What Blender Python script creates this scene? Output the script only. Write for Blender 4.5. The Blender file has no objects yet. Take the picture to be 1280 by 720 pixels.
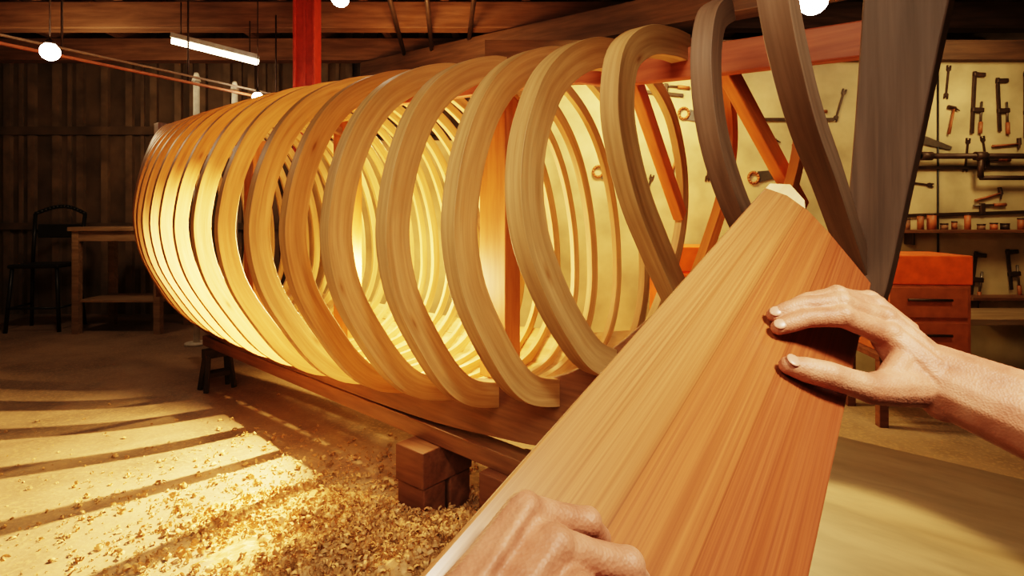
import bpy, bmesh, math, random
from mathutils import Vector, Matrix, noise
random.seed(7)
sc = bpy.context.scene
COL = sc.collection
CAM_H = 1.45

# ---------------------------------------------------------------- materials
def nt(name):
    m = bpy.data.materials.new(name); m.use_nodes = True
    t = m.node_tree
    return m, t, t.nodes['Principled BSDF']

def ramp(t, stops, interp='LINEAR'):
    r = t.nodes.new('ShaderNodeValToRGB'); cr = r.color_ramp; cr.interpolation = interp
    while len(cr.elements) < len(stops): cr.elements.new(0.5)
    for e, (p, c) in zip(cr.elements, stops):
        e.position = p; e.color = (c[0], c[1], c[2], 1)
    return r

def coords(t, kind, scale):
    tc = t.nodes.new('ShaderNodeTexCoord'); mp = t.nodes.new('ShaderNodeMapping')
    mp.inputs['Scale'].default_value = scale
    t.links.new(tc.outputs[kind], mp.inputs['Vector'])
    return mp

def mix(t, mode, fac, a, b):
    m = t.nodes.new('ShaderNodeMix'); m.data_type = 'RGBA'; m.blend_type = mode
    for inp, v in ((m.inputs[0], fac), (m.inputs[6], a), (m.inputs[7], b)):
        if hasattr(v, 'links'): t.links.new(v, inp)
        elif isinstance(v, (int, float)): inp.default_value = v
        else: inp.default_value = (v[0], v[1], v[2], 1)
    return m.outputs[2]

def wood(name, c1, c2, scale=(2, 30, 30), coord='Object', rough=0.5, bump=0.15, knots=False):
    m, t, b = nt(name)
    mp = coords(t, coord, scale)
    n = t.nodes.new('ShaderNodeTexNoise'); n.inputs['Scale'].default_value = 1.0
    n.inputs['Detail'].default_value = 6; n.inputs['Roughness'].default_value = 0.6
    n.inputs['Distortion'].default_value = 0.3
    t.links.new(mp.outputs[0], n.inputs['Vector'])
    r = ramp(t, [(0.3, c2), (0.65, c1)])
    t.links.new(n.outputs['Fac'], r.inputs[0])
    n2 = t.nodes.new('ShaderNodeTexNoise'); n2.inputs['Scale'].default_value = 0.35
    t.links.new(mp.outputs[0], n2.inputs['Vector'])
    r2 = ramp(t, [(0.35, (0.72, 0.68, 0.62)), (0.6, (1, 1, 1))])
    t.links.new(n2.outputs['Fac'], r2.inputs[0])
    c = mix(t, 'MULTIPLY', 0.8, r.outputs[0], r2.outputs[0])
    if knots:
        mk = coords(t, coord, (2.2, 9, 1))
        v = t.nodes.new('ShaderNodeTexVoronoi'); v.inputs['Scale'].default_value = 1.0
        t.links.new(mk.outputs[0], v.inputs['Vector'])
        rk = ramp(t, [(0.03, (0.35, 0.20, 0.10)), (0.07, (0.82, 0.72, 0.62)), (0.14, (1, 1, 1))])
        t.links.new(v.outputs['Distance'], rk.inputs[0])
        c = mix(t, 'MULTIPLY', 0.75, c, rk.outputs[0])
    t.links.new(c, b.inputs['Base Color'])
    b.inputs['Roughness'].default_value = rough
    bp = t.nodes.new('ShaderNodeBump'); bp.inputs['Strength'].default_value = bump
    bp.inputs['Distance'].default_value = 0.003
    t.links.new(n.outputs['Fac'], bp.inputs['Height']); t.links.new(bp.outputs[0], b.inputs['Normal'])
    return m

def plain(name, c, rough=0.5, metal=0.0, var=0.25, scale=12, bump=0.1):
    m, t, b = nt(name)
    mp = coords(t, 'Object', (scale,) * 3)
    n = t.nodes.new('ShaderNodeTexNoise'); n.inputs['Scale'].default_value = 1; n.inputs['Detail'].default_value = 5
    t.links.new(mp.outputs[0], n.inputs['Vector'])
    r = ramp(t, [(0.3, tuple(x * (1 - var) for x in c)), (0.7, tuple(min(1, x * (1 + var * .4)) for x in c))])
    t.links.new(n.outputs['Fac'], r.inputs[0]); t.links.new(r.outputs[0], b.inputs['Base Color'])
    b.inputs['Roughness'].default_value = rough; b.inputs['Metallic'].default_value = metal
    bp = t.nodes.new('ShaderNodeBump'); bp.inputs['Strength'].default_value = bump; bp.inputs['Distance'].default_value = 0.004
    t.links.new(n.outputs['Fac'], bp.inputs['Height']); t.links.new(bp.outputs[0], b.inputs['Normal'])
    return m

def emit(name, c, s):
    m, t, b = nt(name)
    b.inputs['Base Color'].default_value = (*c, 1)
    b.inputs['Emission Color'].default_value = (*c, 1); b.inputs['Emission Strength'].default_value = s
    return m

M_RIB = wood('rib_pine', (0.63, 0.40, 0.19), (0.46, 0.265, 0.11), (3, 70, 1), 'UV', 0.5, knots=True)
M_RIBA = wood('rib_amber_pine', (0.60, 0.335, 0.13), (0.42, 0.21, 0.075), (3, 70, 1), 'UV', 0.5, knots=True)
M_RIBF = wood('rib_amber_glow_offset', (0.50, 0.25, 0.085), (0.33, 0.145, 0.048), (3, 70, 1), 'UV', 0.5, knots=True)  # deeper copy of the rib wood, colour tones down lamp glow on far ribs
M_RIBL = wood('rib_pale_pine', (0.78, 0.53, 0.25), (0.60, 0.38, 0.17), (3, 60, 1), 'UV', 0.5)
M_RIBO = wood('rib_orange_lit', (0.78, 0.28, 0.06), (0.58, 0.18, 0.04), (3, 40, 1), 'UV', 0.5)  # warm lamplight on the far bow ribs put into the wood colour
M_ORW = wood('orange_lit_timber', (0.82, 0.27, 0.06), (0.60, 0.17, 0.04), (3, 40, 40), 'Object', 0.5)  # brighter lit orange for the braces, light included in the colour
M_POST = wood('post_timber', (0.56, 0.23, 0.075), (0.38, 0.14, 0.042), (30, 30, 3), 'Object', 0.5)
M_RIBD = wood('rib_walnut', (0.28, 0.185, 0.13), (0.18, 0.115, 0.08), (3, 60, 1), 'UV', 0.5)
M_STEM = wood('stem_wood', (0.18, 0.12, 0.09), (0.12, 0.08, 0.06), (60, 60, 3), 'Object', 0.55)
M_KEEL = wood('keel_wood', (0.24, 0.11, 0.05), (0.13, 0.058, 0.03), (3, 40, 40), 'Object', 0.5)
M_RIDGE = wood('ridge_wood', (0.50, 0.15, 0.06), (0.32, 0.08, 0.035), (3, 40, 40), 'Object', 0.5)
M_SOLE = wood('sole_wood', (0.74, 0.50, 0.24), (0.56, 0.34, 0.14), (3, 40, 40), 'Object', 0.5)
M_BLOCK = wood('block_wood', (0.19, 0.08, 0.038), (0.11, 0.042, 0.02), (4, 30, 30), 'Object', 0.6)
M_BEAM = wood('beam_wood', (0.30, 0.15, 0.075), (0.15, 0.072, 0.035), (2, 20, 20), 'Object', 0.7)
M_BEAMD = wood('beam_wood_dark', (0.17, 0.09, 0.045), (0.085, 0.045, 0.024), (2, 20, 20), 'Object', 0.7)
M_DARKT = wood('trestle_wood', (0.05, 0.03, 0.016), (0.025, 0.015, 0.009), (4, 30, 30), 'Object', 0.7)
M_BEAMY = wood('beam_wood_long', (0.30, 0.15, 0.075), (0.15, 0.072, 0.035), (20, 2, 20), 'Object', 0.7)
M_TABLE = wood('bench_wood', (0.38, 0.26, 0.15), (0.24, 0.155, 0.085), (3, 30, 30), 'Object', 0.6)
M_PLY = wood('plywood', (0.24, 0.18, 0.12), (0.165, 0.125, 0.08), (3, 14, 14), 'Object', 0.5)
M_PALE = wood('pale_cedar', (0.88, 0.66, 0.38), (0.76, 0.52, 0.26), (50, 3, 50), 'Object', 0.45)
M_RED = plain('red_paint', (0.45, 0.055, 0.025), 0.45)
M_ORANGE = plain('orange_paint', (0.90, 0.16, 0.025), 0.4)
M_REDBROWN = plain('redbrown_paint', (0.45, 0.14, 0.05), 0.5)
M_DULL = plain('dull_rail_paint', (0.30, 0.20, 0.13), 0.6)
M_BLACK = plain('black_metal', (0.02, 0.02, 0.02), 0.4, 0.3)
M_IRON = plain('dark_iron', (0.075, 0.045, 0.028), 0.5, 0.5)
M_STEEL = plain('steel', (0.22, 0.18, 0.14), 0.4, 0.8)
M_WHITE = plain('white_paint', (0.65, 0.60, 0.52), 0.5)
M_HANDLE = plain('tool_handle', (0.32, 0.11, 0.035), 0.5)
M_TUBE = emit('tube_glow', (1.0, 0.80, 0.5), 14)
M_BULB = emit('bulb_glow', (1.0, 0.92, 0.78), 45)

# ---------------------------------------------------------------- helpers
def link(o, parent=None):
    COL.objects.link(o)
    if parent: o.parent = parent
    return o

def tag(o, label, cat, group=None):
    o['label'] = label; o['category'] = cat
    if group: o['group'] = group
    return o

def thing(name, label, cat, loc=(0, 0, 0), rotz=0.0, group=None):
    e = bpy.data.objects.new(name, None); e.empty_display_size = 0.1
    e.location = loc; e.rotation_euler = (0, 0, rotz)
    link(e); tag(e, label, cat, group); return e

def obj_bm(name, bm, mat, parent=None, smooth=False, bevel=0.0, loc=(0, 0, 0)):
    me = bpy.data.meshes.new(name); bm.normal_update(); bm.to_mesh(me); bm.free()
    if mat: me.materials.append(mat)
    if smooth:
        for p in me.polygons: p.use_smooth = True
    o = bpy.data.objects.new(name, me); o.location = loc; link(o, parent)
    if bevel > 0:
        bv = o.modifiers.new('bevel', 'BEVEL'); bv.width = bevel; bv.segments = 2; bv.limit_method = 'ANGLE'
    return o

def bm_box(bm, c, s):
    r = bmesh.ops.create_cube(bm, size=1.0)
    for v in r['verts']:
        v.co = Vector((v.co.x * s[0] + c[0], v.co.y * s[1] + c[1], v.co.z * s[2] + c[2]))

def box(name, c, s, mat, parent=None, bevel=0.004, rot=(0, 0, 0)):
    bm = bmesh.new(); bm_box(bm, (0, 0, 0), s)
    o = obj_bm(name, bm, mat, parent, bevel=bevel, loc=c); o.rotation_euler = rot
    return o

def bm_cyl(bm, p0, p1, r0, r1=None, seg=14):
    p0 = Vector(p0); p1 = Vector(p1); r1 = r0 if r1 is None else r1
    d = p1 - p0
    M = Matrix.Translation((p0 + p1) / 2) @ d.to_track_quat('Z', 'Y').to_matrix().to_4x4()
    bmesh.ops.create_cone(bm, cap_ends=True, segments=seg, radius1=r0, radius2=r1, depth=d.length, matrix=M)

def cyl(name, p0, p1, r, mat, parent=None, r1=None, seg=14):
    bm = bmesh.new(); p0 = Vector(p0); p1 = Vector(p1); c = (p0 + p1) / 2
    bm_cyl(bm, p0 - c, p1 - c, r, r1, seg)
    o = obj_bm(name, bm, mat, parent, smooth=False, loc=c)
    for p in o.data.polygons:
        if len(p.vertices) == 4: p.use_smooth = True
    return o

def bar(name, p0, p1, w, h, mat, parent=None, bevel=0.004, up='Z'):
    p0 = Vector(p0); p1 = Vector(p1); d = p1 - p0
    bm = bmesh.new(); bm_box(bm, (0, 0, 0), (d.length, w, h))
    o = obj_bm(name, bm, mat, parent, bevel=bevel, loc=(p0 + p1) / 2)
    o.rotation_mode = 'QUATERNION'; o.rotation_quaternion = d.to_track_quat('X', up)
    return o

def structure(name, c, s, mat):
    o = box(name, c, s, mat, bevel=0); o['kind'] = 'structure'; return o

def catmull(pts, n=6):
    out = []
    P = [pts[0]] + list(pts) + [pts[-1]]
    for i in range(1, len(P) - 2):
        for k in range(n):
            t = k / n
            out.append(tuple(0.5 * ((2 * P[i][j]) + (-P[i-1][j] + P[i+1][j]) * t +
                (2 * P[i-1][j] - 5 * P[i][j] + 4 * P[i+1][j] - P[i+2][j]) * t * t +
                (-P[i-1][j] + 3 * P[i][j] - 3 * P[i+1][j] + P[i+2][j]) * t ** 3) for j in range(len(pts[0]))))
    out.append(tuple(pts[-1])); return out

def interp(tab, x):
    if x <= tab[0][0]: return tab[0][1]
    for (a, va), (b, vb) in zip(tab, tab[1:]):
        if x <= b:
            t = (x - a) / (b - a); return va + (vb - va) * t
    return tab[-1][1]

# ---------------------------------------------------------------- room
def floor_mat():
    m, t, b = nt('floor_concrete')
    mp = coords(t, 'Object', (1, 1, 1))
    n = t.nodes.new('ShaderNodeTexNoise'); n.inputs['Scale'].default_value = 1.3; n.inputs['Detail'].default_value = 8
    n.inputs['Roughness'].default_value = 0.65
    t.links.new(mp.outputs[0], n.inputs['Vector'])
    r = ramp(t, [(0.3, (0.16, 0.11, 0.07)), (0.5, (0.27, 0.185, 0.12)), (0.72, (0.38, 0.265, 0.17))])
    t.links.new(n.outputs['Fac'], r.inputs[0])
    n2 = t.nodes.new('ShaderNodeTexNoise'); n2.inputs['Scale'].default_value = 45; n2.inputs['Detail'].default_value = 4
    t.links.new(mp.outputs[0], n2.inputs['Vector'])
    r2 = ramp(t, [(0.52, (0, 0, 0)), (0.62, (1, 1, 1))])
    t.links.new(n2.outputs['Fac'], r2.inputs[0])
    c = mix(t, 'MIX', r2.outputs[0], r.outputs[0], (0.42, 0.28, 0.15))
    c = mix(t, 'MIX', 0.55, r.outputs[0], c)
    t.links.new(c, b.inputs['Base Color']); b.inputs['Roughness'].default_value = 0.6
    bp = t.nodes.new('ShaderNodeBump'); bp.inputs['Strength'].default_value = 0.3; bp.inputs['Distance'].default_value = 0.01
    t.links.new(n2.outputs['Fac'], bp.inputs['Height']); t.links.new(bp.outputs[0], b.inputs['Normal'])
    return m
M_FLOOR = floor_mat()
M_DARKWALL = plain('dark_cladding', (0.18, 0.125, 0.075), 0.7, var=0.5, scale=2)
M_CREAM = plain('cream_plaster', (0.55, 0.43, 0.24), 0.8, var=0.4, scale=2.5)
M_CEIL = wood('ceiling_boards', (0.18, 0.10, 0.055), (0.09, 0.052, 0.03), (12, 1.2, 1), 'Object', 0.8)
structure('floor', (0, 2.8, -0.05), (16, 13, 0.1), M_FLOOR)
structure('ceiling', (0, 2.8, 4.25), (16, 13, 0.1), M_CEIL)
structure('wall_back', (0, 8.35, 2.1), (16, 0.1, 4.2), M_DARKWALL)
structure('wall_left', (-7.9, 2.8, 2.1), (0.1, 13, 4.2), M_DARKWALL)
structure('wall_right', (6.5, 2.8, 2.1), (0.1, 13, 4.2), M_CREAM)
structure('wall_front', (0, -3.65, 2.1), (16, 0.1, 4.2), M_DARKWALL)
structure('wall_inner', (3.10, 5.3, 1.45), (6.7, 0.12, 2.9), M_CREAM)
structure('wall_glow_backing', (-1.15, 5.32, 1.08), (1.7, 0.10, 2.16), M_CREAM)  # added low wall, catches lamplight to brighten the gaps between ribs
o = structure('trim_1', (3.10, 5.27, 2.98), (6.7, 0.24, 0.18), M_BEAMD)
o = structure('trim_5', (-0.3, 5.3, 1.45), (0.10, 0.14, 2.9), M_BEAM)
bm = bmesh.new()
x = -7.8
while x < 0.6:
    bm_box(bm, (x, 8.27, 2.1), (0.10, 0.06, 4.2)); x += 0.36
    if random.random() < .3: bm_box(bm, (x - .18, 8.285, 2.1), (0.05, 0.03, 4.2))
o = obj_bm('trim_2', bm, plain('batten_paint', (0.24, 0.17, 0.105), 0.7, var=.5, scale=3)); o['kind'] = 'structure'
structure('trim_3', (-3.6, 8.24, 2.7), (8.4, 0.08, 0.12), M_DARKWALL)
structure('trim_4', (-3.6, 8.24, 1.3), (8.4, 0.08, 0.10), M_DARKWALL)

for i, y in enumerate([2.2, 3.6, 5.0, 6.4, 7.7]):
    b_ = box('ceiling_beam', (-0.7, y, 3.72), (14.2, 0.18, 0.30), M_BEAM, bevel=0.01)
    tag(b_, 'long brown timber cross beam under the roof', 'beam', 'roof cross beams')
for i in range(15):
    x = -7.2 + i * 0.92
    b_ = box('ceiling_joist', (x, 2.8, 4.03), (0.10, 12.6, 0.30), M_BEAMY, bevel=0.006)
    tag(b_, 'brown timber joist below the ceiling boards', 'joist', 'roof joists')
b_ = bar('roof_girder', (2.9, 4.45, 3.40), (-2.0, 7.75, 3.40), 0.26, 0.30, M_BEAMD, bevel=0.01)
tag(b_, 'heavy dark brown timber girder running diagonally under the roof', 'beam')
for k, (dx, dz) in enumerate([(0, 0), (0.12, -.02), (.27, .01)]):
    c_ = cyl('conduit', (-0.9 + dx * 3, 3.0, 3.53 + dz), (-1.5 + dx * 3, 8.2, 3.53 + dz), 0.025, M_IRON)
    tag(c_, 'dark metal conduit pipe under the ceiling beams', 'pipe', 'ceiling conduits')

col = thing('steel_column', 'red painted steel column rising to the roof', 'column', (-2.14, 5.85, 0))
box('base_plate', (0, 0, 0.01), (0.34, 0.34, 0.02), M_RED, col)
box('web', (0, 0, 1.95), (0.03, 0.16, 3.86), M_RED, col)
box('flange', (-0.1, 0, 1.95), (0.025, 0.2, 3.86), M_RED, col)
box('flange', (0.1, 0, 1.95), (0.025, 0.2, 3.86), M_RED, col)
box('web', (0, -0.06, 1.95), (0.18, 0.02, 3.86), M_RED, col)

# ---------------------------------------------------------------- boat frame
D = Vector((-0.737, 0.676, 0)).normalized()
boat = thing('boat_frame', 'unplanked wooden boat skeleton with curved pine ribs on a keel', 'boat',
             (1.0, 1.52, 0), math.atan2(D.y, D.x))
NORM = [(0, 0), (.34, .038), (.56, .105), (.77, .225), (.93, .35), (1.0, .48), (.985, .59), (.92, .70), (.80, .81), (.62, .90), (.38, .965), (.14, 1.0), (0, 1.008)]
NORM_FAR = [(0, 0), (.48, .012), (.80, .050), (1.03, .14), (1.15, .27), (1.16, .42), (1.11, .56), (1.0, .70), (.85, .81), (.64, .90), (.38, .965), (.14, 1.0), (0, 1.008)]
WMAX = [(1.09, .60), (1.42, .63), (1.72, .685), (2.02, .71), (2.32, .735), (2.62, .757), (2.92, .767), (3.22, .766), (3.52, .754),
        (3.82, .727), (4.12, .694), (4.42, .651), (4.72, .60), (5.02, .53), (5.32, .45), (5.62, .36), (5.92, .26), (6.2, .16)]
ZB = [(1.09, .69), (1.42, .61), (1.72, .575), (2.02, .545), (2.6, .51), (3.2, .50), (4.4, .52), (5.0, .56), (5.6, .66), (6.2, .82)]
ZT = [(1.09, 2.11), (2.0, 2.18), (3.0, 2.25), (4.4, 2.30), (6.2, 2.36)]
SPECIAL = {
 0.05: [(0.03, 1.28), (.17, 1.38), (.365, 1.52), (.52, 1.62), (.63, 1.72), (.72, 1.84), (.78, 2.0), (.80, 2.12)],
 0.31: [(0.03, 1.31), (.18, 1.41), (.30, 1.52), (.39, 1.64), (.435, 1.76), (.44, 1.88), (.40, 1.98), (.31, 2.035)],
 0.57: [(0.03, 1.10), (.14, 1.22), (.25, 1.35), (.35, 1.48), (.43, 1.64), (.458, 1.78), (.42, 1.93), (.29, 2.02), (.12, 2.055), (.0, 2.06)],
 0.83: [(0.01, .84), (.20, .92), (.33, 1.04), (.44, 1.18), (.53, 1.34), (.57, 1.5), (.56, 1.66), (.51, 1.80), (.44, 1.91), (.33, 2.0), (.20, 2.06), (.08, 2.085), (0, 2.09)],
}
def section(s, far=False):
    if s in SPECIAL: return SPECIAL[s]
    w, zb, zt = interp(WMAX, s), interp(ZB, s), interp(ZT, s)
    return [(max(.0, a * w), zb + t * (zt - zb)) for a, t in (NORM_FAR if far else NORM)]

def make_rib(s, side, mat, thick, depth, cut=None):
    sec = section(s, side < 0)
    if cut: sec = sec[:cut]
    pts = catmull(sec, 5)
    bm = bmesh.new(); uvl = bm.loops.layers.uv.new('UVMap')
    rings = []; Ln = 0; ls = []
    for i, p in enumerate(pts):
        a = pts[max(0, i - 1)]; b = pts[min(len(pts) - 1, i + 1)]
        tx, tz = b[0] - a[0], b[1] - a[1]; l = math.hypot(tx, tz) or 1
        nx, nz = -tz / l, tx / l
        if i: Ln += math.hypot(p[0] - pts[i-1][0], p[1] - pts[i-1][1])
        ls.append(Ln)
        q = (max(0.0, p[0] + nx * depth), p[1] + nz * depth)
        ring = [bm.verts.new((-thick/2, side * p[0], p[1] )), bm.verts.new((thick/2, side * p[0], p[1])),
                bm.verts.new((thick/2, side * q[0], q[1])), bm.verts.new((-thick/2, side * q[0], q[1]))]
        rings.append(ring)
    off = random.random() * 20
    vv = [0, thick, thick + depth, 2 * thick + depth, 2 * (thick + depth)]
    for i in range(len(rings) - 1):
        for k in range(4):
            f = bm.faces.new((rings[i][k], rings[i][(k+1) % 4], rings[i+1][(k+1) % 4], rings[i+1][k]))
            uv = [(ls[i], vv[k]), (ls[i], vv[k+1]), (ls[i+1], vv[k+1]), (ls[i+1], vv[k])]
            for lp, u in zip(f.loops, uv): lp[uvl].uv = (u[0] + off, u[1] + off)
            f.smooth = True
    bm.faces.new(rings[0]); bm.faces.new(rings[-1][::-1])
    bmesh.ops.recalc_face_normals(bm, faces=bm.faces)
    o = obj_bm('rib', bm, mat, boat, bevel=0.0012, loc=(s, 0, 0))
    try:
        o.data.set_sharp_from_angle(angle=math.radians(40))
    except Exception: pass
    return o

STATIONS = [0.05, 0.31, 0.57, 0.83, 1.09, 1.42] + [1.72 + .3 * i for i in range(15)]
for s in STATIONS:
    s = round(s, 2)
    for side in (1, -1):
        if s < .5: m, th, dp = (M_RIBD if side > 0 else M_RIBO), .055, .065
        elif s < .6: m, th, dp = (M_RIB if side > 0 else M_RIBO), .06, .09
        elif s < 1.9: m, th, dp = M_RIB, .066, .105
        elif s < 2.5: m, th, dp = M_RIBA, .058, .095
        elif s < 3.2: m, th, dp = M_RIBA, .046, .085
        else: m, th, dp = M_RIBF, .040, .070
        if s == 0.05 and side < 0: continue
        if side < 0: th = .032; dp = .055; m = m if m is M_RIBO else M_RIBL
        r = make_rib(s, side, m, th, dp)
        if m is M_RIBD: r['label'] = 'dark walnut-coloured rib near the stem'
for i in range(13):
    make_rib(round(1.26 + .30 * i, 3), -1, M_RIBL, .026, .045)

def prism_sz(name, up, lo, half, mat):
    bm = bmesh.new(); A = []
    for (a, b) in zip(up, lo):
        A.append([bm.verts.new((a[0], half, a[1])), bm.verts.new((a[0], -half, a[1])),
                  bm.verts.new((b[0], -half, b[1])), bm.verts.new((b[0], half, b[1]))])
    for r0, r1 in zip(A, A[1:]):
        for k in range(4): bm.faces.new((r0[k], r0[(k+1) % 4], r1[(k+1) % 4], r1[k]))
    bm.faces.new(A[0]); bm.faces.new(A[-1][::-1])
    bmesh.ops.recalc_face_normals(bm, faces=bm.faces)
    return obj_bm(name, bm, mat, boat, bevel=0.005)

stem_in = catmull([(.02, 2.20), (.035, 2.0), (.06, 1.6), (.085, 1.42), (.17, 1.30)], 4)
stem_out = catmull([(-.20, 2.20), (-.155, 2.0), (-.065, 1.5), (-.005, 1.2), (.08, 1.08)], 4)
prism_sz('stem', stem_in, stem_out, .045, M_STEM)
k_in = catmull([(.17, 1.30), (.31, 1.29), (.57, 1.18), (.83, .96), (1.09, .81), (1.42, .72), (2.02, .63), (3.2, .55), (4.4, .55), (5.0, .58), (5.6, .68), (6.2, .85)], 4)
k_out = catmull([(.08, 1.08), (.24, 1.03), (.48, .88), (.76, .68), (1.06, .54), (1.42, .485), (2.02, .44), (3.2, .43), (4.4, .43), (5.0, .475), (5.6, .56), (6.25, .72)], 4)
prism_sz('keel', k_in, k_out, .05, M_KEEL)
rid = [(0.02, 1.985), (.8, 2.03), (1.1, 2.04), (2.0, 2.09), (3.0, 2.16), (4.4, 2.21), (6.2, 2.28)]
prism_sz('ridge_timber', catmull(rid, 3), catmull([(a, b - .10 + (.04 if i > 1 else 0)) for i, (a, b) in enumerate(rid)], 3), .022, M_RIDGE)
prism_sz('stern_post', [(6.18, 2.4), (6.16, .7)], [(6.32, 2.4), (6.26, .62)], .04, M_KEEL)
def stringer(t_idx, s0, s1, side, wid, mat, outward=0.0, name='stringer'):
    bm = bmesh.new(); prev = None; n = 36
    for i in range(n + 1):
        s = s0 + (s1 - s0) * i / n
        w, zb, zt = interp(WMAX, s), interp(ZB, s), interp(ZT, s)
        pts = [(a * w, zb + t * (zt - zb)) for a, t in (NORM_FAR if side < 0 else NORM)]
        i0 = int(t_idx); f = t_idx - i0
        p = [pts[i0][k] * (1 - f) + pts[i0 + 1][k] * f for k in (0, 1)]
        tx, tz = pts[i0+1][0] - pts[i0][0], pts[i0+1][1] - pts[i0][1]; l = math.hypot(tx, tz)
        tx /= l; tz /= l; nx, nz = tz, -tx
        a = [p[0] + nx * outward, p[1] + nz * outward]
        h = wid / 2; th = .014
        R = [bm.verts.new((s, side * (a[0] + tx * u + nx * v), a[1] + tz * u + nz * v)) for u, v in ((-h, 0), (h, 0), (h, th), (-h, th))]
        if prev:
            for k in range(4): bm.faces.new((prev[k], prev[(k+1) % 4], R[(k+1) % 4], R[k]))
        else: bm.faces.new(R)
        prev = R
    bm.faces.new(prev[::-1]); bmesh.ops.recalc_face_normals(bm, faces=bm.faces)
    return obj_bm(name, bm, mat, boat, bevel=.002)
for ti in (.28, .66, 1.1, 1.65, 2.2, 2.75):
    stringer(ti, 1.0, 5.9, -1, .125, M_SOLE, 0.001, 'bottom_plank')
for (s, w) in [(1.67, -.25), (3.1, -.25), (4.5, -.22)]:
    box('post', (s, w, 1.36), (.18, .11, 1.44), M_POST, boat)
    bar('post_brace', (s, w, 2.0), (s, 0.0, 2.08), .05, .05, M_KEEL, boat)
for (a, b) in [((.78, -.02, 1.98), (.82, -.50, 1.45)), ((.44, -.02, 1.95), (.34, -.52, 1.48))]:
    bar('diagonal_brace', a, b, .045, .06, M_ORW, boat)

RZ = boat.rotation_euler.z
def B(s, w, z):
    n = Vector((-D.y, D.x, 0)); return Vector((1.0, 1.52, 0)) + D * s + n * w + Vector((0, 0, z))
bt = thing('base_timber', 'long red-brown timber lying under the keel on blocks', 'timber', B(3.05, 0, .345), RZ)
box('beam', (0, 0, .041), (3.7, .11, .082), M_KEEL, bt)
def block_stack(s, w, label, mat=M_BLOCK):
    t = thing('keel_block', label, 'support block', B(s, w, 0), RZ + .05, 'keel support blocks')
    box('block', (0, -.085, .085), (.19, .14, .17), mat, t, .006)
    box('block', (0, .085, .085), (.19, .14, .17), mat, t, .006)
    box('block', (0.0, 0, .2575), (.20, .33, .173), mat, t, .006, (0, 0, .0))
    return t
block_stack(1.88, .0, 'stack of short dark reddish timber blocks under the keel timber')
block_stack(1.36, -.06, 'stack of short dark reddish timber blocks under the keel timber')
def trestle(s):
    t = thing('trestle', 'dark splayed wooden trestle holding up the keel timber', 'trestle', B(s, 0, 0), RZ)
    box('top_rail', (0, 0, .305), (.08, .22, .075), M_DARKT, t)
    for a in (-1, 1):
        for b in (-1, 1):
            bar('leg', (a * .07, b * .11, 0), (a * .03, b * .08, .30), .035, .035, M_DARKT, t)
        bar('stretcher', (0.05 * a, -.09, .13), (.05 * a, .09, .13), .02, .04, M_DARKT, t)
trestle(4.72)

# ---------------------------------------------------------------- wood shavings
def shaving_mat():
    m, t, b = nt('shavings')
    mp = coords(t, 'Object', (25,) * 3)
    n = t.nodes.new('ShaderNodeTexNoise'); n.inputs['Scale'].default_value = 1; n.inputs['Detail'].default_value = 4
    t.links.new(mp.outputs[0], n.inputs['Vector'])
    r = ramp(t, [(0.3, (0.32, 0.165, 0.065)), (0.5, (0.54, 0.32, 0.14)), (0.7, (0.76, 0.50, 0.26))])
    t.links.new(n.outputs['Fac'], r.inputs[0]); t.links.new(r.outputs[0], b.inputs['Base Color'])
    b.inputs['Roughness'].default_value = 0.7
    return m
M_SHAV = shaving_mat()
def density(x, y):
    d = 1.3 * math.exp(-(((x + .48) / .48) ** 2 + ((y - 2.35) / .34) ** 2))
    d += .6 * math.exp(-(((x + 1.1) / .6) ** 2 + ((y - 2.7) / .45) ** 2))
    d += .8 * math.exp(-(((x + .05) / .35) ** 2 + ((y - 2.25) / .3) ** 2))
    return d
def mound_h(x, y):
    n = noise.noise(Vector((x * 3, y * 3, 0))) * .5 + noise.noise(Vector((x * 9, y * 9, 3))) * .25
    return max(-.01, .095 * (density(x, y) - .36) * (1 + n * 1.8) + .014 * n)
bm = bmesh.new(); N = 150; gv = []
for i in range(N + 1):
    row = []
    for j in range(N + 1):
        x = -2.6 + 3.3 * i / N; y = 1.5 + 2.5 * j / N
        row.append(bm.verts.new((x, y, mound_h(x, y) + .010 * noise.noise(Vector((x * 50, y * 50, 0))) + .007 * noise.noise(Vector((x * 110, y * 110, 0))) - .004)))
    gv.append(row)
for i in range(N):
    for j in range(N): bm.faces.new((gv[i][j], gv[i+1][j], gv[i+1][j+1], gv[i][j+1]))
bad = [f for f in bm.faces if all(v.co.z < -.003 for v in f.verts)]
bmesh.ops.delete(bm, geom=bad, context='FACES')
cnt = 0; TOT = 13000
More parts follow.
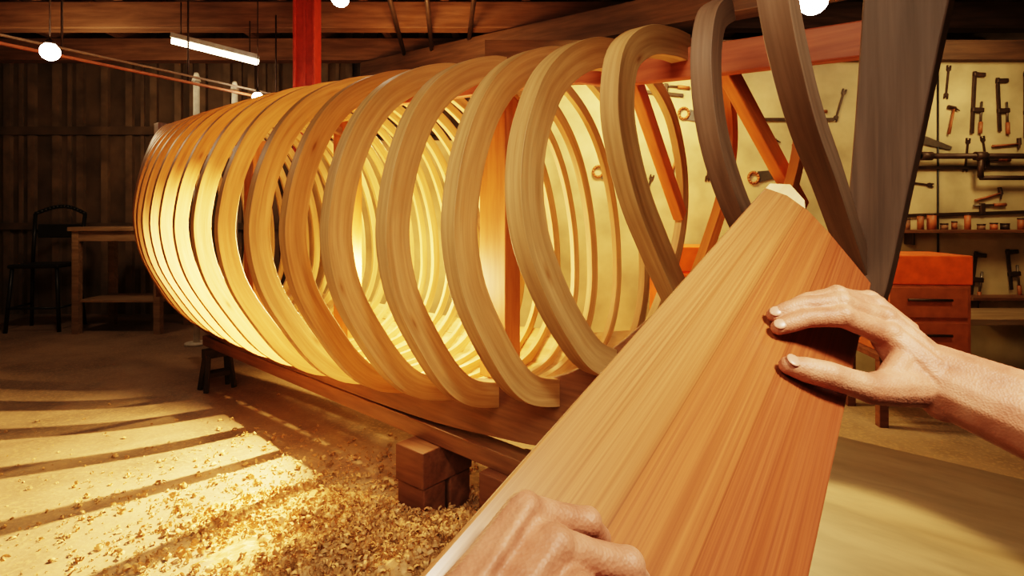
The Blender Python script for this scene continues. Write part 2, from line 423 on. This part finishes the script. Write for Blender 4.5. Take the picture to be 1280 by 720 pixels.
while cnt < TOT:
    u = cnt / TOT
    if u < .62: x = random.gauss(-.38, .42); y = random.gauss(2.32, .30)
    elif u < .90: x = random.gauss(-1.05, .5); y = random.gauss(2.65, .42)
    else: x = random.gauss(-1.6, .9); y = random.gauss(2.9, .6)
    if y < 1.4 or y > 4.6: continue
    clump = noise.noise(Vector((x * 4, y * 4, 7)))
    if clump < random.uniform(-.55, .25): continue
    cnt += 1
    z = max(0, mound_h(x, y)) + random.uniform(.0, .012) * (u < .62)
    R = random.uniform(.010, .020) if random.random() < .28 else random.uniform(.003, .008)
    if u >= .9: R *= .7
    wd = R * random.uniform(.4, .8); turns = random.uniform(.6, 2.0)
    M = Matrix.Translation((x, y, z + R * .5)) @ Matrix.Rotation(random.uniform(0, 6.28), 4, 'Z') @ Matrix.Rotation(random.gauss(0, .8), 4, 'X')
    prev = None; n = 9; a0 = random.uniform(0, 6.28); sk = random.uniform(.2, 2.2)
    for k in range(n + 1):
        a = a0 + k / n * turns * 6.28; r = R * (1 - .4 * k / n)
        p = M @ Vector((r * math.cos(a), -wd/2 + sk * wd * k / n, r * math.sin(a))); q = M @ Vector((r * math.cos(a), wd/2 + sk * wd * k / n, r * math.sin(a)))
        p.z = max(p.z, .001); q.z = max(q.z, .001)
        cur = (bm.verts.new(p), bm.verts.new(q))
        if prev:
            f = bm.faces.new((prev[0], prev[1], cur[1], cur[0])); f.smooth = True
        prev = cur
sh = obj_bm('wood_shavings', bm, M_SHAV)
tag(sh, 'fluffy heap of curled golden wood shavings and sawdust on the floor', 'wood shavings'); sh['kind'] = 'stuff'

# ---------------------------------------------------------------- hull plank in the hands (own frame)
W = Vector((.714, -.284, -.640)).normalized(); L = Vector((.572, .763, .301)).normalized()
L = (L - W * L.dot(W)).normalized(); Nn = W.cross(L)
PM = Matrix((( W.x, L.x, Nn.x, .3766), (W.y, L.y, Nn.y, .85), (W.z, L.z, Nn.z, CAM_H + .0303), (0, 0, 0, 1)))
def plank_mat():
    m, t, b = nt('mahogany_plank')
    tc = t.nodes.new('ShaderNodeTexCoord')
    mp = t.nodes.new('ShaderNodeMapping'); mp.inputs['Scale'].default_value = (420, 2.5, 40)
    t.links.new(tc.outputs['Object'], mp.inputs['Vector'])
    n = t.nodes.new('ShaderNodeTexNoise'); n.inputs['Scale'].default_value = 1; n.inputs['Detail'].default_value = 6
    n.inputs['Roughness'].default_value = .6; n.inputs['Distortion'].default_value = .05
    t.links.new(mp.outputs[0], n.inputs['Vector'])
    mp2 = t.nodes.new('ShaderNodeMapping'); mp2.inputs['Scale'].default_value = (80, .8, 10)
    t.links.new(tc.outputs['Object'], mp2.inputs['Vector'])
    nb = t.nodes.new('ShaderNodeTexNoise'); nb.inputs['Scale'].default_value = 1; nb.inputs['Detail'].default_value = 3
    nb.inputs['Distortion'].default_value = .2
    t.links.new(mp2.outputs[0], nb.inputs['Vector'])
    sep = t.nodes.new('ShaderNodeSeparateXYZ'); t.links.new(tc.outputs['Object'], sep.inputs[0])
    mr = t.nodes.new('ShaderNodeMapRange'); mr.inputs['From Min'].default_value = 0; mr.inputs['From Max'].default_value = .19
    t.links.new(sep.outputs['X'], mr.inputs['Value'])
    light = ramp(t, [(0, (.43, .21, .09)), (.31, (.43, .19, .075)), (.33, (.40, .15, .055)), (.61, (.39, .14, .052)), (.63, (.34, .11, .042)), (1, (.29, .088, .035))])  # strip tones; right side darkened further as a painted rib shadow
    dark = ramp(t, [(0, (.25, .11, .045)), (.31, (.25, .098, .038)), (.33, (.23, .075, .03)), (.61, (.22, .07, .028)), (.63, (.18, .052, .022)), (1, (.15, .042, .019))])
    t.links.new(mr.outputs[0], light.inputs[0]); t.links.new(mr.outputs[0], dark.inputs[0])
    r = ramp(t, [(.28, (0, 0, 0)), (.70, (1, 1, 1))]); t.links.new(n.outputs['Fac'], r.inputs[0])
    c = mix(t, 'MIX', r.outputs[0], dark.outputs[0], light.outputs[0])
    rb = ramp(t, [(.35, (.78, .70, .64)), (.6, (1, 1, 1))]); t.links.new(nb.outputs['Fac'], rb.inputs[0])
    c = mix(t, 'MULTIPLY', .65, c, rb.outputs[0])
    e = .004
    st = []
    for s in (.32, .62): st += [(s - e, (1, 1, 1)), (s, (.34, .26, .23)), (s + e, (1, 1, 1))]
    seam = ramp(t, st); t.links.new(mr.outputs[0], seam.inputs[0])
    c = mix(t, 'MULTIPLY', .7, c, seam.outputs[0])
    t.links.new(c, b.inputs['Base Color']); b.inputs['Roughness'].default_value = .28
    b.inputs['Coat Weight'].default_value = .15; b.inputs['Coat Roughness'].default_value = .25
    bp = t.nodes.new('ShaderNodeBump'); bp.inputs['Strength'].default_value = .08; bp.inputs['Distance'].default_value = .001
    t.links.new(n.outputs['Fac'], bp.inputs['Height']); t.links.new(bp.outputs[0], b.inputs['Normal'])
    return m
def board(name, outline, th, z0, mat, bevel):
    bm = bmesh.new()
    a = [bm.verts.new((x, y, z0)) for x, y in outline]; b = [bm.verts.new((x, y, z0 - th)) for x, y in outline]
    bm.faces.new(a); bm.faces.new(b[::-1])
    for i in range(len(a)):
        j = (i + 1) % len(a); bm.faces.new((a[j], a[i], b[i], b[j]))
    bmesh.ops.recalc_face_normals(bm, faces=bm.faces)
    o = obj_bm(name, bm, mat, bevel=bevel); o.matrix_world = PM; return o
pl = board('hull_plank', [(-.006, -.95), (.19, -.95), (.19, -.012), (.155, .018), (.11, .055), (.07, .078), (.03, .076), (-.002, .045)], .018, 0, plank_mat(), .002)
tag(pl, 'wide honey-brown mahogany hull plank gripped at both edges', 'plank')
pp = board('pale_board', [(-.002, -.4), (.095, -.4), (.092, .04), (.062, .165), (.026, .19), (-.001, .13)], .008, -.0185, M_PALE, .003)
tag(pp, 'pale planed softwood board under the end of the mahogany plank', 'board')

# ---------------------------------------------------------------- hands
def skin_mat():
    m, t, b = nt('skin')
    mp = coords(t, 'Object', (1, 1, 1))
    n = t.nodes.new('ShaderNodeTexNoise'); n.inputs['Scale'].default_value = 32; n.inputs['Detail'].default_value = 6
    t.links.new(mp.outputs[0], n.inputs['Vector'])
    r = ramp(t, [(.3, (.31, .12, .07)), (.5, (.42, .185, .115)), (.7, (.52, .26, .17))])
    t.links.new(n.outputs['Fac'], r.inputs[0]); t.links.new(r.outputs[0], b.inputs['Base Color'])
    b.inputs['Roughness'].default_value = .55
    b.inputs['Subsurface Weight'].default_value = .06; b.inputs['Subsurface Radius'].default_value = (.006, .003, .002)
    v = t.nodes.new('ShaderNodeTexVoronoi'); v.inputs['Scale'].default_value = 480
    t.links.new(mp.outputs[0], v.inputs['Vector'])
    n3 = t.nodes.new('ShaderNodeTexNoise'); n3.inputs['Scale'].default_value = 100; n3.inputs['Detail'].default_value = 5
    t.links.new(mp.outputs[0], n3.inputs['Vector'])
    ad = t.nodes.new('ShaderNodeMath'); ad.operation = 'ADD'
    t.links.new(v.outputs['Distance'], ad.inputs[0]); t.links.new(n3.outputs['Fac'], ad.inputs[1])
    bp = t.nodes.new('ShaderNodeBump'); bp.inputs['Strength'].default_value = .30; bp.inputs['Distance'].default_value = .0011
    t.links.new(ad.outputs[0], bp.inputs['Height']); t.links.new(bp.outputs[0], b.inputs['Normal'])
    return m
M_SKIN = skin_mat(); M_NAIL = plain('nail', (.52, .28, .20), .35, var=.1)
person = thing('person', 'person with bare forearms holding a wooden plank with both hands', 'person', (.1, -.3, 0))

def build_hand(fingers, thumb, wrist, arm, k=1.0, lat=None, shift=(0, 0, 0), fr=1.0):
    sv = Vector(shift)
    fingers = [[Vector(q) + sv for q in f] for f in fingers]; thumb = [Vector(q) + sv for q in thumb]
    bm = bmesh.new()
    def ball(p, r):
        bmesh.ops.create_icosphere(bm, subdivisions=2, radius=r, matrix=Matrix.Translation(p))
    def chain(pts, rs, step=.35):
        for (a, b, ra, rb) in zip(pts, pts[1:], rs, rs[1:]):
            a = Vector(a); b = Vector(b); d = (b - a).length; n = max(2, int(d / (min(ra, rb) * step)))
            for i in range(n + 1):
                t = i / n; ball(a.lerp(b, t), ra + (rb - ra) * t)
    def smooth_pts(pts, rs, n=4):
        c = catmull([(*p, r) for p, r in zip(pts, rs)], n)
        return [q[:3] for q in c], [q[3] for q in c]
    wr = Vector(wrist) + sv
    metas = []
    nf = len(fingers)
    for fi, f in enumerate(fingers):
        sc_ = [1.0, 1.05, 1.0, .86][fi] * k
        mcp, pip, dip, tip = [Vector(q) for q in f]
        m1 = pip.lerp(mcp, .5); m2 = dip.lerp(pip, .5)
        pts = [mcp, m1, pip, m2, dip, dip.lerp(tip, .55), tip]
        rs = [q * sc_ * fr for q in (.0120, .0100, .0103, .0088, .0089, .0084, .0070)]
        chain(pts, rs)
        ball(pip + Vector((0, 0, .0014)), .0106 * sc_ * fr)
        ball(mcp + Vector((0, 0, .0030)), .0116 * sc_ * fr)
        base = wr + lat * ((1.5 - fi) * .0125 * k)
        metas.append((base, mcp, sc_))
        chain([base.lerp(mcp, .4) + Vector((0, 0, .0150 * k)), mcp + Vector((0, 0, .0092 * k))], [.0035 * k, .0042 * k], .5)
    for i, (b, m, s_) in enumerate(metas):
        mid = b.lerp(m, .55) + Vector((0, 0, .002))
        chain([b, mid, m], [.0185 * k, .0145 * s_, .0122 * s_])
        lo = Vector((0, 0, -.012 * k))
        chain([b + lo * .6, mid + lo, m + lo * .55], [.017 * k, .0135 * s_, .010 * s_])
        if i < nf - 1:
            b2, mm2, s2 = metas[i + 1]
            q0 = b.lerp(b2, .5); q1 = m.lerp(mm2, .5) + Vector((0, 0, -.0035)); qm = q0.lerp(q1, .55) + Vector((0, 0, .0012))
            chain([q0, qm, q1], [.0185 * k, .0140 * k, .0108 * k])
            chain([q0 + lo * .6, qm + lo, q1 + lo * .3], [.017 * k, .0125 * k, .0092 * k])
    cmc, tm, ip, tt = [Vector(q) for q in thumb]
    chain([cmc, cmc.lerp(tm, .5), tm, tm.lerp(ip, .5), ip, ip.lerp(tt, .55), tt],
          [q * k for q in (.0185, .0165, .0134, .0116, .0119, .0110, .0080)])
    for t in (.2, .4, .6):
        a = cmc.lerp(tm, t + .15); b = metas[0][0].lerp(metas[0][1], t + .1)
        chain([a, b], [.011 * k, .0115 * k])
    ap = [Vector(q) for q, r in arm]; ar = [r for q, r in arm]
    pts, rs = smooth_pts([wr] + ap, [.0250 * k] + ar, 6)
    for sgn in (-1, 1):
        chain([Vector(p) + lat * sgn * (.010 + .25 * (r - .024)) for p, r in zip(pts, rs)], rs)
    me = bpy.data.meshes.new('hand'); bm.to_mesh(me); bm.free()
    me.materials.append(M_SKIN)
    o = bpy.data.objects.new('hand', me); link(o)
    rm = o.modifiers.new('remesh', 'REMESH'); rm.mode = 'VOXEL'; rm.voxel_size = .0015; rm.use_smooth_shade = True
    sm = o.modifiers.new('smooth', 'SMOOTH'); sm.factor = .6; sm.iterations = 7
    dg = bpy.context.evaluated_depsgraph_get()
    me2 = bpy.data.meshes.new_from_object(o.evaluated_get(dg)); o.modifiers.clear(); o.data = me2
    for p in me2.polygons: p.use_smooth = True
    if not me2.materials: me2.materials.append(M_SKIN)
    o.parent = person; o.matrix_world = PM
    bpy.context.view_layer.update()
    o.matrix_world = PM
    for (a, b, r) in [(f[2], f[3], .0066 * k) for f in fingers] + [(thumb[2], thumb[3], .0082 * k)]:
        a = Vector(a); b = Vector(b); d = (b - a).normalized()
        side = d.cross(Vector((0, 0, 1))).normalized(); up = side.cross(d).normalized()
        c = b + up * r * .92 - d * .001
        R = Matrix((( d.x, side.x, up.x, c.x), (d.y, side.y, up.y, c.y), (d.z, side.z, up.z, c.z), (0, 0, 0, 1)))
        nb = bmesh.new(); bmesh.ops.create_uvsphere(nb, u_segments=14, v_segments=8, radius=1, matrix=R @ Matrix.Diagonal((.0068, r * .78, .0016, 1)))
        n_ = obj_bm('fingernail', nb, M_NAIL, o, smooth=True)
    return o
right = build_hand(
    fingers=[[(.190, -.227, .045), (.140, -.258, .044), (.114, -.281, .028), (.099, -.302, .010)],
             [(.180, -.209, .048), (.132, -.242, .047), (.106, -.265, .030), (.090, -.286, .010)],
             [(.170, -.190, .045), (.130, -.222, .043), (.110, -.241, .026), (.100, -.257, .010)],
             [(.164, -.172, .039), (.132, -.198, .034), (.119, -.212, .022), (.110, -.226, .009)]],
    thumb=[(.236, -.250, .030), (.197, -.300, .022), (.156, -.328, .019), (.122, -.348, .010)],
    wrist=(.252, -.228, .042), arm=[((.312, -.246, .076), .034), ((.405, -.272, .128), .044), ((.61, -.335, .25), .051)],
    k=1.17, lat=Vector((.59, -.81, 0)).normalized())
left = build_hand(
    fingers=[[(.062, -.704, .042), (.094, -.684, .038), (.107, -.675, .019), (.105, -.680, .009)],
             [(.040, -.689, .048), (.077, -.664, .043), (.093, -.652, .022), (.091, -.657, .009)],
             [(.018, -.679, .046), (.055, -.650, .041), (.070, -.637, .021), (.068, -.641, .009)],
             [(-.004, -.673, .040), (.027, -.645, .035), (.041, -.633, .018), (.040, -.636, .008)]],
    thumb=[(.034, -.752, .026), (.072, -.742, .018), (.098, -.724, .013), (.116, -.708, .010)],
    wrist=(.020, -.765, .035), arm=[((.052, -.86, .055), .030), ((.10, -.96, .075), .035)],
    k=1.0, lat=Vector((.93, -.36, 0)).normalized(), shift=(.016, -.014, -.005), fr=.98)

# ---------------------------------------------------------------- low work platform
wp = thing('low_workbench', 'low dusty plywood workbench beside the boat stem', 'workbench', B(-.48, -.42, 0), RZ)
box('top', (0, 0, .435), (1.66, 1.33, .03), M_PLY, wp)
for a in (-1, 1):
    box('apron', (0, a * .60, .37), (1.5, .03, .10), M_BLOCK, wp)
    for b in (-1, 1): box('leg', (a * .74, b * .56, .21), (.07, .07, .42), M_BLOCK, wp)

# ---------------------------------------------------------------- left background furniture
ch = thing('high_chair', 'tall black metal workshop chair with curved back rail', 'chair', (-6.0, 7.2, 0), .15)
for a in (-1, 1):
    cyl('leg', (a * .30, -.24, 0), (a * .25, -.20, .80), .022, M_BLACK, ch)
    cyl('leg', (a * .32, .26, 0), (a * .27, .20, .80), .022, M_BLACK, ch)
    cyl('back_post', (a * .27, .20, .80), (a * .30, .30, 1.48), .022, M_BLACK, ch)
    cyl('stretcher', (a * .29, -.23, .3), (a * .31, .24, .3), .014, M_BLACK, ch)
box('seat', (0, 0, .82), (.58, .48, .05), M_BLACK, ch, .02)
bm = bmesh.new()
arc = [(-.30 + .6 * i / 14, .30 + .05 * math.sin(math.pi * i / 14), 1.48 + .10 * math.sin(math.pi * i / 14)) for i in range(15)]
for a, b in zip(arc, arc[1:]): bm_cyl(bm, a, b, .024, seg=10)
obj_bm('back_rail', bm, M_BLACK, ch, smooth=True)
box('back_pad', (0, .29, 1.25), (.52, .03, .18), M_BLACK, ch, .012)
cyl('footrest', (-.29, -.235, .3), (.29, -.235, .3), .014, M_BLACK, ch)

tb = thing('work_table', 'tall pale wooden work table with a lower shelf', 'table', (-4.85, 7.2, 0), 0)
box('top', (0, 0, 1.29), (1.15, .75, .05), M_TABLE, tb)
for a in (-1, 1):
    for b in (-1, 1): box('leg', (a * .50, b * .31, .63), (.08, .08, 1.27), M_TABLE, tb)
box('apron', (0, -.33, 1.20), (.94, .03, .12), M_TABLE, tb)
box('shelf', (0, 0, .40), (1.04, .62, .03), M_TABLE, tb)

rl = thing('overhead_rail', 'long slim dull overhead rail with a reddish lower flange', 'rail', (-3.05, 5.05, 2.74))
bar('rail_tube', (-1.1, -1.95, 0), (.62, 1.07, 0), .025, .018, M_DULL, rl)
bar('lower_flange', (-1.1, -1.95, -.06), (.62, 1.07, -.06), .03, .022, M_REDBROWN, rl)
for t in (.12, .40, .68, .95):
    p = Vector((-1.1, -1.95, 0)).lerp(Vector((.62, 1.07, 0)), t)
    cyl('hanger', p + Vector((0, 0, -.06)), p + Vector((0, 0, .85)), .008, M_IRON, rl)
for i, (x, y) in enumerate([(-3.55, 6.30), (-3.12, 6.30)]):
    st = thing('stanchion', 'slender white painted post behind the ribs', 'post', (x, y, 0), 0, 'white posts')
    cyl('pole', (0, 0, 0), (0, 0, 2.98 - .1 * i), .033, M_WHITE, st)
    cyl('base', (0, 0, 0), (0, 0, .03), .12, M_WHITE, st)
    cyl('cap', (0, 0, 2.96 - .1 * i), (0, 0, 3.06 - .1 * i), .05, M_WHITE, st, r1=.02)

# ---------------------------------------------------------------- lamps
tl = thing('tube_light', 'glowing fluorescent tube fixture hung under the roof beams', 'ceiling light', (-3.12, 5.9, 3.18))
d_ = Vector((.40, .10, -.085))
bar('housing', -d_ + Vector((0, 0, .05)), d_ + Vector((0, 0, .05)), .12, .05, M_WHITE, tl)
cyl('tube', -d_, d_, .032, M_TUBE, tl)
for s_ in (-1, 1): cyl('hanger', d_ * s_ * .8 + Vector((0, 0, .06)), d_ * s_ * .8 + Vector((0, 0, .42)), .006, M_IRON, tl)
def pendant(x, y, z, r, label, top=3.57):
    t = thing('pendant_lamp', label, 'lamp', (x, y, z), 0, 'round workshop lamps')
    bm = bmesh.new(); bmesh.ops.create_uvsphere(bm, u_segments=20, v_segments=12, radius=r)
    obj_bm('bulb', bm, M_BULB, t, smooth=True)
    cyl('shade', (0, 0, r * .9), (0, 0, r * 1.4), r * .6, M_IRON, t, r1=r * .3, seg=24)
    cyl('cord', (0, 0, r * 1.4), (0, 0, top - z), .005, M_IRON, t)
    return t
pendant(-2.97, 3.6, 2.505, .055, 'bright white round lamp hanging near the overhead rail')
pendant(-2.52, 5.55, 2.62, .055, 'small bright round lamp hanging above the ribs')
pendant(-1.38, 4.5, 3.20, .07, 'bright white round lamp hanging near the red column')
pendant(2.15, 4.0, 2.99, .10, 'bright white round lamp hanging above the tool wall')

# ---------------------------------------------------------------- tool wall
YW = 5.24
def bar_clamp(x, z, ln, rot, label):
    t = thing('bar_clamp', label, 'clamp', (x, YW - .018, z), 0, 'clamps hanging on the tool wall')
    t.rotation_euler = (0, rot, 0)
    box('bar', (0, 0, -ln / 2), (.030, .012, ln), M_IRON, t, .002)
    box('fixed_jaw', (.04, 0, -.03), (.11, .03, .04), M_IRON, t, .008)
    box('sliding_jaw', (.04, 0, -ln * .62), (.11, .03, .045), M_IRON, t, .008)
    cyl('screw', (.075, 0, -ln * .62 - .12), (.075, 0, -ln * .62 + .08), .009, M_STEEL, t)
    cyl('handle', (.075, 0, -ln * .62 - .22), (.075, 0, -ln * .62 - .11), .016, M_HANDLE, t)
    return t
bar_clamp(4.32, 2.80, .58, .05, 'dark steel bar clamp hanging upright on the cream wall')
bar_clamp(4.53, 2.74, .50, -.04, 'dark steel bar clamp hanging upright on the cream wall')
bar_clamp(4.79, 2.80, .62, 0, 'dark steel bar clamp hanging upright on the cream wall')
bar_clamp(3.65, 1.90, 1.25, -math.pi/2, 'long dark clamp lying level on wall pegs')
bar_clamp(3.55, 1.45, 1.35, -math.pi/2 - .03, 'long dark clamp lying level on wall pegs')
bar_clamp(2.25, 2.35, .75, -math.pi/2 , 'long dark clamp lying level on wall pegs')
bar_clamp(1.15, 2.62, .45, -math.pi/2 + .1, 'long dark clamp lying level on wall pegs')
bar_clamp(4.33, 1.12, .42, .12, 'dark steel bar clamp hanging upright on the cream wall')
bar_clamp(4.62, 1.14, .38, -.1, 'dark steel bar clamp hanging upright on the cream wall')
TS = (.8, 1, .8)
def hammer(x, z, rot):
    t = thing('hammer', 'wood-handled hammer hung on the cream wall', 'hammer', (x, YW - .021, z), 0, 'hand tools on the tool wall')
    t.rotation_euler = (0, rot, 0); t.scale = TS
    cyl('handle', (0, 0, -.30), (0, 0, 0), .014, M_HANDLE, t, r1=.011)
    bm = bmesh.new(); bm_cyl(bm, (-.07, 0, .01), (.01, 0, .01), .019); bm_cyl(bm, (.0, 0, .01), (.07, 0, -.01), .016, .004)
    obj_bm('head', bm, M_IRON, t)
def hand_saw(x, z, rot):
    t = thing('hand_saw', 'hand saw with wooden grip hung on the cream wall', 'saw', (x, YW - .016, z), 0, 'hand tools on the tool wall')
    t.rotation_euler = (0, rot, 0); t.scale = TS
    bm = bmesh.new(); pts = [(0, .06), (.50, .02), (.50, -.02), (0, -.07)]
    a = [bm.verts.new((p[0], 0, p[1])) for p in pts]; b = [bm.verts.new((p[0], .003, p[1])) for p in pts]
    bm.faces.new(a); bm.faces.new(b[::-1])
    for i in range(4): bm.faces.new((a[(i+1) % 4], a[i], b[i], b[(i+1) % 4]))
    obj_bm('blade', bm, M_STEEL, t)
    bm = bmesh.new()
    ring = [(-.06 + .06 * math.cos(q), -.005 + .065 * math.sin(q)) for q in [k * math.pi / 6 for k in range(13)]]
    for p, q in zip(ring, ring[1:]): bm_cyl(bm, (p[0], 0, p[1]), (q[0], 0, q[1]), .015, seg=8)
    obj_bm('grip', bm, M_HANDLE, t, smooth=True)
def wrench(x, z, rot, ln=.3):
    t = thing('wrench', 'steel open-ended wrench hung on the cream wall', 'wrench', (x, YW - .007, z), 0, 'hand tools on the tool wall')
    t.rotation_euler = (0, rot, 0); t.scale = TS
    bm = bmesh.new(); bm_box(bm, (0, 0, -ln/2), (.02, .01, ln))
    for zz, sg in ((0, 1), (-ln, -1)):
        bm_cyl(bm, (0, -.006, zz), (0, .006, zz), .026)
        bm_box(bm, (-.018, 0, zz + sg * .03), (.014, .012, .035)); bm_box(bm, (.018, 0, zz + sg * .03), (.014, .012, .035))
    obj_bm('shank', bm, M_IRON, t)
for x, z, r in [(1.55, 2.05, .3), (2.05, 2.13, .9), (2.85, 2.15, 1.4), (3.78, 2.75, .3), (1.0, 2.2, .2), (4.12, 2.45, .2), (2.45, 2.15, .1), (4.55, 1.66, 1.3), (4.72, 2.12, 1.5)]:
    hammer(x, z, r)
for x, z, r in [(1.65, 2.40, .25), (2.3, 1.82, -.15), (3.72, 2.20, .3), (.85, 1.85, .4)]:
    hand_saw(x, z, r)
for x, z, r in [(2.05, 2.74, 1.2), (2.6, 2.74, .2), (3.1, 2.6, .3), (4.08, 2.82, .1), (1.3, 1.8, .3), (5.05, 2.2, .2), (3.9, 1.74, 1.7), (1.85, 2.05, .1), (4.26, 2.14, .1), (4.40, 2.16, -.15)]:
    wrench(x, z, r)
pr = thing('wall_pipe', 'dark iron pipe run with fittings fixed along the cream wall', 'pipe', (4.35, 5.14, 2.0))
cyl('pipe', (-.6, 0, 0), (1.3, 0, 0), .026, M_IRON, pr)
for x in (-.55, -.05, .5, 1.1): cyl('fitting', (x - .05, 0, 0), (x + .05, 0, 0), .040, M_IRON, pr)
cyl('elbow', (-.05, 0, 0), (-.05, 0, -.20), .024, M_IRON, pr)
cyl('pipe', (-.05, 0, -.20), (.5, 0, -.20), .021, M_IRON, pr)
cb = cyl('cable', (3.98, 5.232, 0), (3.98, 5.232, 2.9), .008, M_BLACK); tag(cb, 'thin black cable running down the cream wall', 'cable')
for (x0, x1, z) in [(3.5, 5.2, 1.31), (4.15, 5.2, .70)]:
    s_ = thing('wall_shelf', 'dark narrow shelf fixed to the tool wall', 'shelf', ((x0 + x1) / 2, 5.14, z), 0, 'tool wall shelves')
    box('board', (0, 0, 0), (x1 - x0, .20, .03), M_KEEL, s_)
    for a in (-.4, .4): box('bracket', (a * (x1 - x0), .03, -.07), (.02, .12, .11), M_IRON, s_)
jar_m = [M_HANDLE, M_IRON, M_REDBROWN, M_BEAM]
for i in range(13):
    x = 3.6 + i * .115 + random.uniform(-.012, .012)
    h = random.uniform(.04, .14); r = random.uniform(.022, .038)
    t = thing('tin_can', 'small tin with a lid on the tool shelf', 'can', (x, 5.12 + random.uniform(-.03, .03), 1.325), 0, 'tins on the tool shelves')
    cyl('body', (0, 0, 0), (0, 0, h), r, jar_m[random.randrange(4)], t); cyl('lid', (0, 0, h), (0, 0, h + .012), r * 1.06, M_IRON, t)

def chest(x, y, z0, w, h, dpt, label, mtop, mbody, rz=0, n=2):
    t = thing('tool_chest', label, 'tool chest', (x, y, z0), rz)
    lid = .2
    box('body', (0, 0, (h - lid) / 2), (w, dpt, h - lid), mbody, t, .008)
    box('lid', (0, 0, h - lid / 2), (w * 1.03, dpt * 1.03, lid), mtop, t, .008)
    hh = (h - lid) / n
    for i in range(n):
        dr = box('drawer', (0, -dpt / 2 - .008, hh * (i + .5)), (w * .9, .016, hh * .86), mbody, t, .004)
        cyl('handle', (-w * .25, -.025, .02), (w * .25, -.025, .02), .009, M_IRON, dr)
def stand(x, y, h, w, d, rz, label):
    t = thing('tool_stand', label, 'stand', (x, y, 0), rz)
    box('top', (0, 0, h - .02), (w, d, .04), M_BLOCK, t)
    for a in (-1, 1):
        for b in (-1, 1): box('leg', (a * (w / 2 - .04), b * (d / 2 - .04), (h - .04) / 2), (.06, .06, h - .04), M_BLOCK, t)
    box('stretcher', (0, -d / 2 + .04, .2), (w - .1, .03, .06), M_BLOCK, t)
stand(2.86, 4.05, .50, .66, .52, -.1, 'brown wooden stand under the orange-red tool chest')
chest(2.86, 4.05, .50, .56, .68, .45, 'orange-red metal tool chest with brown-red drawers on a stand', M_ORANGE, M_REDBROWN, -.1)
chest(1.62, 4.75, 0, .80, 1.20, .45, 'wide orange-red metal tool chest beside the tool wall', M_ORANGE, M_ORANGE, 0, 4)
wb = thing('tool_bench', 'narrow wooden bench standing below the tool wall', 'workbench', (4.4, 4.75, 0), 0)
box('top', (0, 0, .60), (1.7, .55, .05), M_TABLE, wb)
for a in (-1, 1):
    for b in (-1, 1): box('leg', (a * .78, b * .22, .29), (.07, .07, .58), M_TABLE, wb)

# ---------------------------------------------------------------- lights
def lamp(name, kind, loc, power, color, size=.1, target=None, **kw):
    l = bpy.data.lights.new(name, kind); l.energy = power; l.color = color
    if kind == 'AREA': l.size = size
    else: l.shadow_soft_size = size
    for k_, v_ in kw.items(): setattr(l, k_, v_)
    o = bpy.data.objects.new(name, l); o.location = loc; link(o)
    if target is not None:
        o.rotation_mode = 'QUATERNION'; o.rotation_quaternion = (Vector(target) - Vector(loc)).to_track_quat('-Z', 'Y')
    return o
lamp('back_light', 'SPOT', (-.6, 4.9, 2.4), 420, (1.0, .60, .22), .06, (-.6, 3.4, .4), spot_size=math.radians(125), spot_blend=.5)
lamp('streak_light', 'SPOT', B(2.75, -.15, 1.25), 1050, (1.0, .62, .25), .012, B(3.5, 2.6, 0), spot_size=math.radians(112), spot_blend=.5)
lamp('hull_glow', 'POINT', B(2.9, -.30, 1.10), 60, (1.0, .62, .24), .10)
lamp('hull_light', 'POINT', B(2.1, .0, 1.05), 62, (1.0, .65, .27), .15)
lamp('plank_fill', 'AREA', (.8, -.2, 2.5), 11.5, (1.0, .82, .60), .30, (.35, .6, 1.3), spread=1.5)  # added soft fill without a fixture, brightens plank and hands
lamp('front_fill', 'AREA', (-1.0, -.4, 2.9), 17, (1.0, .76, .52), 1.0, (.1, 2.4, 1.2), spread=1.6)
lamp('rim_light', 'SPOT', B(.95, -1.35, 2.3), 420, (1.0, .66, .26), .02, (1.02, 1.62, .45), spot_size=math.radians(24), spot_blend=.4)
lamp('chest_fill', 'SPOT', (2.4, 2.6, 2.8), 60, (1.0, .72, .40), .1, (2.86, 4.0, .95), spot_size=math.radians(40), spot_blend=.6)  # added spot without a fixture, brightens the tool chest
lamp('wall_wash', 'AREA', (1.0, 4.2, 3.0), 48, (1.0, .70, .28), .5, (1.2, 5.2, 1.4), spread=2.4)  # added wash without a fixture, brightens the cream wall behind the ribs
lamp('wall_wash', 'AREA', (4.0, 4.0, 3.0), 10, (1.0, .74, .40), .5, (4.0, 5.2, 2.0), spread=2.2)  # weaker added wash for the right part of the tool wall
lamp('ceiling_glow', 'POINT', (-.9, 5.6, 2.9), 45, (1.0, .56, .25), .2)
lamp('corner_fill', 'POINT', (-4.7, 5.8, 2.85), 42, (1.0, .74, .46), .1)  # added fill without a fixture, lifts the dark left back wall
w = bpy.data.worlds.new('World'); sc.world = w; w.use_nodes = True
w.node_tree.nodes['Background'].inputs[0].default_value = (.30, .17, .09, 1)
w.node_tree.nodes['Background'].inputs[1].default_value = .3

# ---------------------------------------------------------------- camera
c = bpy.data.cameras.new('Camera'); c.sensor_width = 36; c.lens = 36 * 700 / 1280; c.shift_y = -90 / 1280; c.clip_start = .02
co = bpy.data.objects.new('Camera', c); co.location = (0, 0, CAM_H); co.rotation_euler = (math.pi / 2, 0, 0); link(co)
sc.camera = co
try:
    sc.view_settings.view_transform = 'Filmic'; sc.view_settings.look = 'High Contrast'; sc.view_settings.exposure = .1
except Exception as e: print(e)
